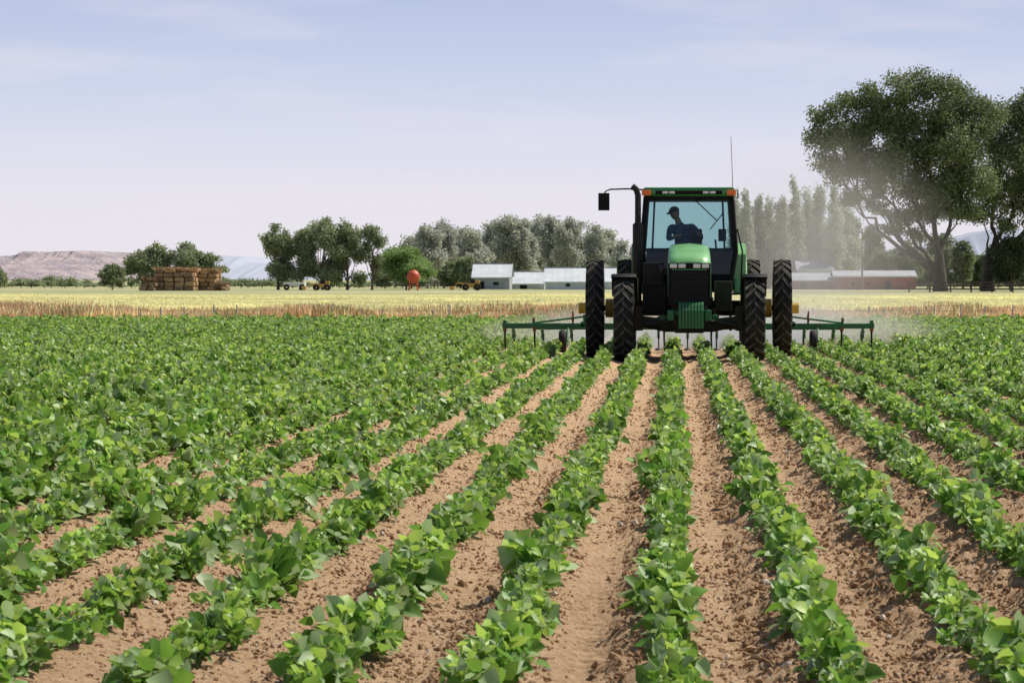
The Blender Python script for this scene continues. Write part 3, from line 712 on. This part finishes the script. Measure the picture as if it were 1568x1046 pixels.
quad((-.76,1.975,2.86),(.76,1.975,2.86),(.83,1.875,1.9),(-.83,1.875,1.9));quad((-.83,1.873,1.9),(.83,1.873,1.9),(.72,1.853,1.5),(-.72,1.853,1.5))
quad((-.75,3.455,2.86),(.75,3.455,2.86),(.82,3.505,1.92),(-.82,3.505,1.92))
for s in(-1,1): quad((s*.765,1.99,2.86),(s*.765,3.45,2.86),(s*.84,3.5,1.9),(s*.84,1.9,1.9))
mb.obj('cab_glass',[M['glass']],T)
mb=MB();mb.box((.0,3.02,1.72),(.5,.5,.14));mb.box((0,3.30,2.02),(.50,.12,.62));mb.tube([(0,3.02,1.3),(0,3.02,1.68)],.09,10)
for s in(-1,1): mb.box((s*.3,3.0,1.95),(.07,.35,.06))
mb.obj('seat',[M['black']],T,bevel=.04)
mb=MB();rt=Matrix.Rotation(R(-50),3,'X');n=28
ring=[Vector((math.cos(a)*.19,math.sin(a)*.19,0)) for a in np.linspace(0,2*np.pi,n)]
mb.tube([tuple(rt@p+Vector((.06,2.47,2.17))) for p in ring],.014,6,cap=False)
mb.tube([(.06,2.47,2.17),(0,2.2,1.8)],[.025,.04],8);mb.tube([(-.12,2.47,2.17),(.24,2.47,2.17)],.012,5);mb.obj('steering_wheel',[M['black']],T)
mb=MB();mb.tube([(.1,1.955,2.83),(.5,1.92,2.45)],.010,4);mb.tube([(.62,1.92,2.6),(.38,1.88,2.3)],.009,4);mb.obj('wiper',[M['black']],T)
mb=MB();mb.tube([(-.90,1.72,.95),(-.90,1.72,1.3),(-.90,1.72,1.32),(-.90,1.72,2.38),(-.90,1.72,2.42),(-.90,1.72,2.9),(-.93,1.72,3.0),(-1.0,1.70,3.06)],[.065,.065,.095,.095,.055,.055,.055,.055],14)
for z in(1.5,2.2): mb.tube([(-.90,1.72,z),(-.75,1.9,z)],.02,5)
mb.obj('exhaust_stack',[M['iron']],T)
mb=MB();mb.tube([(-.76,1.95,3.0),(-1.1,1.95,3.02),(-1.4,1.93,3.01),(-1.49,1.93,2.97),(-1.5,1.93,2.66)],.016,6)
mb.tube([(.76,1.95,3.0),(.87,1.95,2.99),(.87,1.95,2.85)],.014,6)
mb.box((-1.51,1.92,2.79),(.20,.05,.31));mb.obj('mirror_and_arm',[M['black']],T,bevel=.015)
mb=MB();mb.tube([(.77,2.1,3.0),(.78,2.1,3.12),(.75,2.1,3.95)],[.010,.007,.005],5);mb.obj('aerial',[M['steel']],T)
mb=MB()
for k,z in enumerate((.55,.85,1.15)): mb.box((.86,1.75,z),(.30,.25,.03))
for yv in(1.63,1.87): mb.tube([(.74,yv,.5),(.74,yv,1.3)],.02,5);mb.tube([(1.0,yv,.5),(1.0,yv,1.2)],.015,5)
mb.tube([(.92,1.8,1.2),(.95,1.8,1.9),(.86,1.9,2.3)],.015,6);mb.obj('cab_steps',[M['black']],T)
mb=MB()
for s in(-1,1): mb.tube([(s*.35,3.3,.75),(s*.42,4.6,.5)],.04,6);mb.tube([(s*.35,3.5,1.3),(s*.42,4.2,.6)],.025,6)
mb.tube([(0,3.4,1.25),(0,4.7,1.05)],.035,6);mb.obj('three_point_hitch',[M['iron']],T)

# ------------------------------------------------------------------ driver
def driver():
    J={};E=[]
    def j(n,p,r,par=None):
        J[n]=(len(J),p,r)
        if par: E.append((J[par][0],J[n][0]))
    j('pelvis',(-.03,3.02,1.88),(.17,.13));j('waist',(-.06,3.0,2.03),(.15,.115),'pelvis');j('chest',(-.11,2.96,2.23),(.175,.125),'waist')
    j('nb',(-.16,2.93,2.41),(.085,.075),'chest');j('neck',(-.19,2.91,2.47),(.055,.055),'nb');j('head0',(-.225,2.88,2.55),(.06,.06),'neck')
    for s,n,sh,el,wr in((-1,'a',(-.32,2.95,2.36),(-.37,2.72,2.13),(-.17,2.52,2.20)),(1,'b',(.07,2.96,2.37),(.22,2.74,2.17),(.21,2.51,2.22))):
        j('s'+n,sh,(.075,.075),'chest');m_=tuple((np.array(sh)+np.array(el))/2)
        j('u'+n,m_,(.058,.058),'s'+n);j('e'+n,el,(.046,.046),'u'+n)
        j('w'+n,wr,(.028,.028),'e'+n);p=np.array(wr)
        palm=p+np.array([(0.03 if s<0 else -.01),-.05,.005]);j('p'+n,tuple(palm),(.034,.02),'w'+n)
        for k in range(4):
            o_=(k-1.5)*.020;L_=[.034,.038,.036,.028][k]
            a=palm+np.array([o_*.6,-.028,o_*.7]);b_=a+np.array([.002,-L_*.8,.008]);c_=b_+np.array([0,-.004,-.024])
            j('f%s%d0'%(n,k),tuple(a),(.009,.009),'p'+n);j('f%s%d1'%(n,k),tuple(b_),(.009,.009),'f%s%d0'%(n,k));j('f%s%d2'%(n,k),tuple(c_),(.008,.008),'f%s%d1'%(n,k))
        a=palm+np.array([-.03*s,.0,.02]);b_=a+np.array([-.01*s,-.03,.008]);j('t%s0'%n,tuple(a),(.011,.011),'p'+n);j('t%s1'%n,tuple(b_),(.009,.009),'t%s0'%n)
    for s,n in((-1,'l'),(1,'r')):
        j('h'+n,(s*.10-.03,2.98,1.86),(.095,.09),'pelvis');j('k'+n,(s*.18,2.55,1.86),(.068,.068),'h'+n)
        j('c'+n,(s*.18,2.50,1.65),(.058,.058),'k'+n);j('an'+n,(s*.18,2.52,1.42),(.042,.042),'c'+n);j('to'+n,(s*.20,2.34,1.35),(.04,.035),'an'+n)
    me=bpy.data.meshes.new('driver');me.from_pydata([v[1] for v in J.values()],E,[])
    ob=bpy.data.objects.new('driver_body',me);scene.collection.objects.link(ob)
    ob.modifiers.new('s','SKIN');d=me.skin_vertices[0].data
    for i_,v in enumerate(J.values()): d[i_].radius=v[2];d[i_].use_root=(i_==0)
    sb=ob.modifiers.new('ss','SUBSURF');sb.levels=2;sb.render_levels=2
    dg=bpy.context.evaluated_depsgraph_get();m2=bpy.data.meshes.new_from_object(ob.evaluated_get(dg));ob.modifiers.clear();ob.data=m2
    m2.materials.clear()
    for q_ in('shirt','skin','denim','iron'): m2.materials.append(M[q_])
    names=list(J);pos=np.array([J[n_][1] for n_ in names])
    for p in m2.polygons:
        c_=np.array(p.center);n_=names[int(np.argmin(((pos-c_)**2).sum(1)))]
        p.use_smooth=True
        p.material_index=1 if n_[0] in'pftw' and n_ not in('pelvis','waist','tol','tor') or n_ in('neck','head0') else 2 if n_ in('pelvis','hl','hr','kl','kr','cl','cr') else 3 if n_ in('anl','anr','tol','tor') else 0
    return ob
DR=empty('tractor_driver',(.25,52.8,-.02))
b_=driver();b_.parent=DR
bm=bmesh.new();bmesh.ops.create_uvsphere(bm,u_segments=32,v_segments=24,radius=1)
for v in bm.verts:
    x,y,z=v.co
    sx,sy,sz=.077,.095,.118
    if z<0: sx*=1-.22*(-z);sy*=1-.10*(-z)
    X_,Y_,Z_=x*sx,y*sy,z*sz
    if y<-.5:
        nose=math.exp(-((x/.16)**2+((z+.12)/.22)**2));Y_-=.024*nose
        eye=math.exp(-(((abs(x)-.38)/.16)**2+((z-.05)/.12)**2));Y_+=.010*eye
        mo=math.exp(-((x/.3)**2+((z+.50)/.05)**2));Y_+=.006*mo
        ch=math.exp(-((x/.3)**2+((z+.82)/.15)**2));Y_-=.010*ch
    v.co=(X_,Y_,Z_)
me=bpy.data.meshes.new('head');bm.to_mesh(me);bm.free()
for q_ in('skin','hair'): me.materials.append(M[q_])
for p in me.polygons:
    p.use_smooth=True;c_=p.center
    p.material_index=1 if (c_.y>.015 and c_.z>-.03) or c_.z>.07 else 0
hd=bpy.data.objects.new('head',me);scene.collection.objects.link(hd);hd.parent=DR
hd.matrix_local=Matrix.Translation((-.25,2.86,2.60))@Matrix.Rotation(R(-48),4,'Z')@Matrix.Rotation(R(18),4,'X')
mb=MB()
for s in(-1,1): mb.tube([(s*.073,.012,-.03),(s*.082,.018,.0),(s*.076,.016,.025)],[.008,.015,.008],6)
mb.obj('ears',[M['skin']],hd)
mb=MB()
for s in(-1,1): mb.lathe([(-.004,.001),(-.004,.009),(.0,.011)],(s*.03,-.082,.006),10,0,axis=1)
mb.obj('eyes',[M['open']],hd)
mb=MB();mb.lathe([(.045,.097),(.075,.092),(.105,.072),(.128,.035),(.132,.001)],(0,.0,.0),28,0,axis=2)
mb.add([(-.065,-.08,.05),(.065,-.08,.05),(.055,-.155,.035),(0,-.17,.032),(-.055,-.155,.035),(-.065,-.08,.06),(.065,-.08,.06),(.055,-.155,.043),(0,-.17,.040),(-.055,-.155,.043)],[[0,1,2,3,4],[9,8,7,6,5]])
mb.obj('cap',[M['cap']],hd)

# ------------------------------------------------------------------ cultivator
C=empty('row_crop_cultivator',(.25,58.8,0))
mb=MB();mb.box((0,0,.50),(7.1,.10,.10));mb.box((0,.5,.46),(5.9,.08,.08))
for s in(-1,1):
    mb.box((s*2.0,.25,.53),(.1,.6,.1));mb.box((s*3.5,0,.53),(.07,.14,.16))
    mb.tube([(s*1.95,0,.68),(s*2.95,0,.555)],.022,6);mb.tube([(s*2.95,0,.56),(s*2.95,0,.60)],.03,6)
    mb.tube([(s*1.95,0,.70),(s*.5,-.1,.85)],.03,6);mb.box((s*1.95,0,.62),(.10,.12,.2))
    mb.box((s*.45,-.1,.75),(.08,.12,.6))
mb.tube([(-.45,-.1,1.05),(.45,-.1,1.05)],.045,8)
mb.obj('toolbar',[M['green2']],C,bevel=.01)
mb=MB();ms=MB();mr_=MB()
for k in range(-6,7):
    x=k*.56
    mb.tube([(x,0,.47),(x,.45,.40)],.018,5);mb.tube([(x,0,.40),(x,.45,.33)],.018,5);mb.box((x,.45,.36),(.05,.06,.22))
    for dy in(.55,.95):
        ms.tube([(x,dy-.1,.36),(x,dy,.38),(x,dy+.10,.28),(x,dy+.06,.12),(x,dy-.04,.03)],[.014]*5,5)
        ms.add([(x,dy-.12,.015),(x-.09,dy+.02,.02),(x,dy-.02,.07),(x+.09,dy+.02,.02)],[[0,1,2,3]])
    if abs(k) in(4,):
        mr_.tube([(x+.05,.1,.42),(x+.05,.1,.72)],.012,5)
for x in(-3.5,-2.93,2.93,3.5,-1.0,1.0,-.45,.45):
    ms.tube([(x,-.02,.48),(x,-.02,.25),(x+.01,.02,.02)],[.022,.018,.014],6)
    mr_.lathe([(.40,.035),(.47,.035)],(x,-.07,0),10,0,axis=2)
for x in(-2.2,2.3,-2.95,2.95): mr_.tube([(x,0,.55),(x,0,.78 if abs(x)<2.5 else .66)],.016,6);mr_.box((x,0,.62),(.05,.05,.05))
mb.obj('parallel_links',[M['green2']],C);ms.obj('shanks_and_sweeps',[M['iron']],C);mr_.obj('springs_and_clamps',[M['rust']],C)
mb=MB()
for x in(-2.38,2.38):
    mb.lathe([(-.06,.12),(-.07,.19),(-.04,.215),(.04,.215),(.07,.19),(.06,.12)],(x,-.35,.215),28,0);mb.lathe([(-.03,.13),(-.02,.001)],(x,-.35,.215),20,1)
    mb.tube([(x+.09,-.35,.215),(x+.09,-.1,.45)],.022,6,2)
mb.obj('gauge_wheels',[M['tyre'],M['steel'],M['green2']],C)

# ------------------------------------------------------------------ dust
def dust(name,c,size,k,nsc,col):
    m=bpy.data.materials.new(name);m.use_nodes=True;nt=m.node_tree;N=nt.nodes;L=nt.links;N.clear()
    o=N.new('ShaderNodeOutputMaterial');v=N.new('ShaderNodeVolumeScatter');v.inputs['Color'].default_value=(*col,1);v.inputs['Anisotropy'].default_value=.2
    tc=N.new('ShaderNodeTexCoord')
    def vm(op,a,b_):
        n=N.new('ShaderNodeVectorMath');n.operation=op;L.new(a,n.inputs[0])
        if b_ is not None:n.inputs[1].default_value=b_
        return n
    s=vm('SUBTRACT',tc.outputs['Generated'],(.5,.5,.5));s=vm('MULTIPLY',s.outputs[0],(2,2,2));l=vm('LENGTH',s.outputs[0],None)
    def ma(op,a,b_):
        n=N.new('ShaderNodeMath');n.operation=op
        for i_,q_ in enumerate((a,b_)):
            if isinstance(q_,(int,float)): n.inputs[i_].default_value=q_
            else: L.new(q_,n.inputs[i_])
        return n.outputs[0]
    d=ma('MAXIMUM',ma('SUBTRACT',1.0,l.outputs['Value']),0.0)
    no=N.new('ShaderNodeTexNoise');no.inputs['Scale'].default_value=nsc;no.inputs['Detail'].default_value=2;L.new(tc.outputs['Object'],no.inputs['Vector'])
    nn=ma('MAXIMUM',ma('MULTIPLY',ma('SUBTRACT',no.outputs['Fac'],.32),2.6),0.0)
    L.new(ma('MULTIPLY',ma('MULTIPLY',d,nn),k),v.inputs['Density']);L.new(v.outputs[0],o.inputs['Volume'])
    mb=MB();mb.box((0,0,0),size);mb.obj(name,[m],loc=c)
dust('dust_cloud',(.7,63.5,.22),(10.5,9,1.5),1.5,.8,(.99,.84,.64))
dust('dust_cloud',(3.2,80,1.8),(8.5,30,7.4),.095,.22,(.98,.89,.76))

# ------------------------------------------------------------------ world, sun, camera
sd=Vector((.62,.42,1.0)).normalized()
w=bpy.data.worlds.new('World');scene.world=w;w.use_nodes=True;nt=w.node_tree;N=nt.nodes;L=nt.links
bg=N['Background'];sky=N.new('ShaderNodeTexSky');sky.sky_type='NISHITA';sky.sun_disc=False
sky.sun_elevation=math.asin(sd.z);sky.sun_rotation=math.atan2(sd.x,sd.y);sky.dust_density=2.0
L.new(sky.outputs[0],bg.inputs[0]);bg.inputs[1].default_value=.095
tc=N.new('ShaderNodeTexCoord');sp=N.new('ShaderNodeSeparateXYZ');L.new(tc.outputs['Generated'],sp.inputs[0])
rp=N.new('ShaderNodeValToRGB');e=rp.color_ramp.elements
mr=N.new('ShaderNodeMapRange');mr.inputs[1].default_value=0;mr.inputs[2].default_value=.2;L.new(sp.outputs['Z'],mr.inputs[0]);L.new(mr.outputs[0],rp.inputs[0])
st=[(0,(.83,.785,.835)),(.14,(.79,.77,.85)),(.24,(.70,.72,.86)),(.34,(.58,.645,.83)),(.46,(.48,.555,.775)),(1,(.30,.42,.70))]
e[0].position=0;e[0].color=(*st[0][1],1);e[1].position=1;e[1].color=(*st[-1][1],1)
for p,c in st[1:-1]:
    q_=e.new(p);q_.color=(*c,1)
mp=N.new('ShaderNodeMapping');mp.inputs['Scale'].default_value=(9,9,60);L.new(tc.outputs['Generated'],mp.inputs[0])
no=N.new('ShaderNodeTexNoise');no.inputs['Scale'].default_value=1.0;no.inputs['Detail'].default_value=6;no.inputs['Roughness'].default_value=.55;L.new(mp.outputs[0],no.inputs['Vector'])
cr=N.new('ShaderNodeMapRange');cr.inputs[1].default_value=.48;cr.inputs[2].default_value=.78;cr.inputs[4].default_value=.5;L.new(no.outputs['Fac'],cr.inputs[0])
mc=N.new('ShaderNodeMix');mc.data_type='RGBA';L.new(cr.outputs[0],mc.inputs[0]);L.new(rp.outputs[0],mc.inputs[6]);mc.inputs[7].default_value=(.86,.79,.85,1)
bg2=N.new('ShaderNodeBackground');L.new(mc.outputs[2],bg2.inputs[0]);bg2.inputs[1].default_value=1
mx=N.new('ShaderNodeMixShader');m2=N.new('ShaderNodeMapRange');m2.inputs[1].default_value=.10;m2.inputs[2].default_value=.35;L.new(sp.outputs['Z'],m2.inputs[0])
L.new(m2.outputs[0],mx.inputs[0]);L.new(bg2.outputs[0],mx.inputs[1]);L.new(bg.outputs[0],mx.inputs[2]);L.new(mx.outputs[0],N['World Output'].inputs[0])
sl=bpy.data.lights.new('sun','SUN');sl.energy=4.9;sl.angle=R(.5);sl.color=(1,.94,.83)
so=bpy.data.objects.new('sun',sl);scene.collection.objects.link(so);so.rotation_euler=sd.to_track_quat('Z','Y').to_euler();so.location=(0,0,60)
cam=bpy.data.cameras.new('camera');co=bpy.data.objects.new('camera',cam);scene.collection.objects.link(co)
cam.sensor_width=36;cam.lens=F/1568*36;cam.clip_start=.1;cam.clip_end=20000
co.location=(0,0,CH);co.rotation_euler=(R(90)-PITCH,0,YAW)
cam.dof.use_dof=True;cam.dof.focus_distance=28;cam.dof.aperture_fstop=16
scene.camera=co
scene.view_settings.view_transform='Standard';scene.view_settings.look='None';scene.view_settings.exposure=0
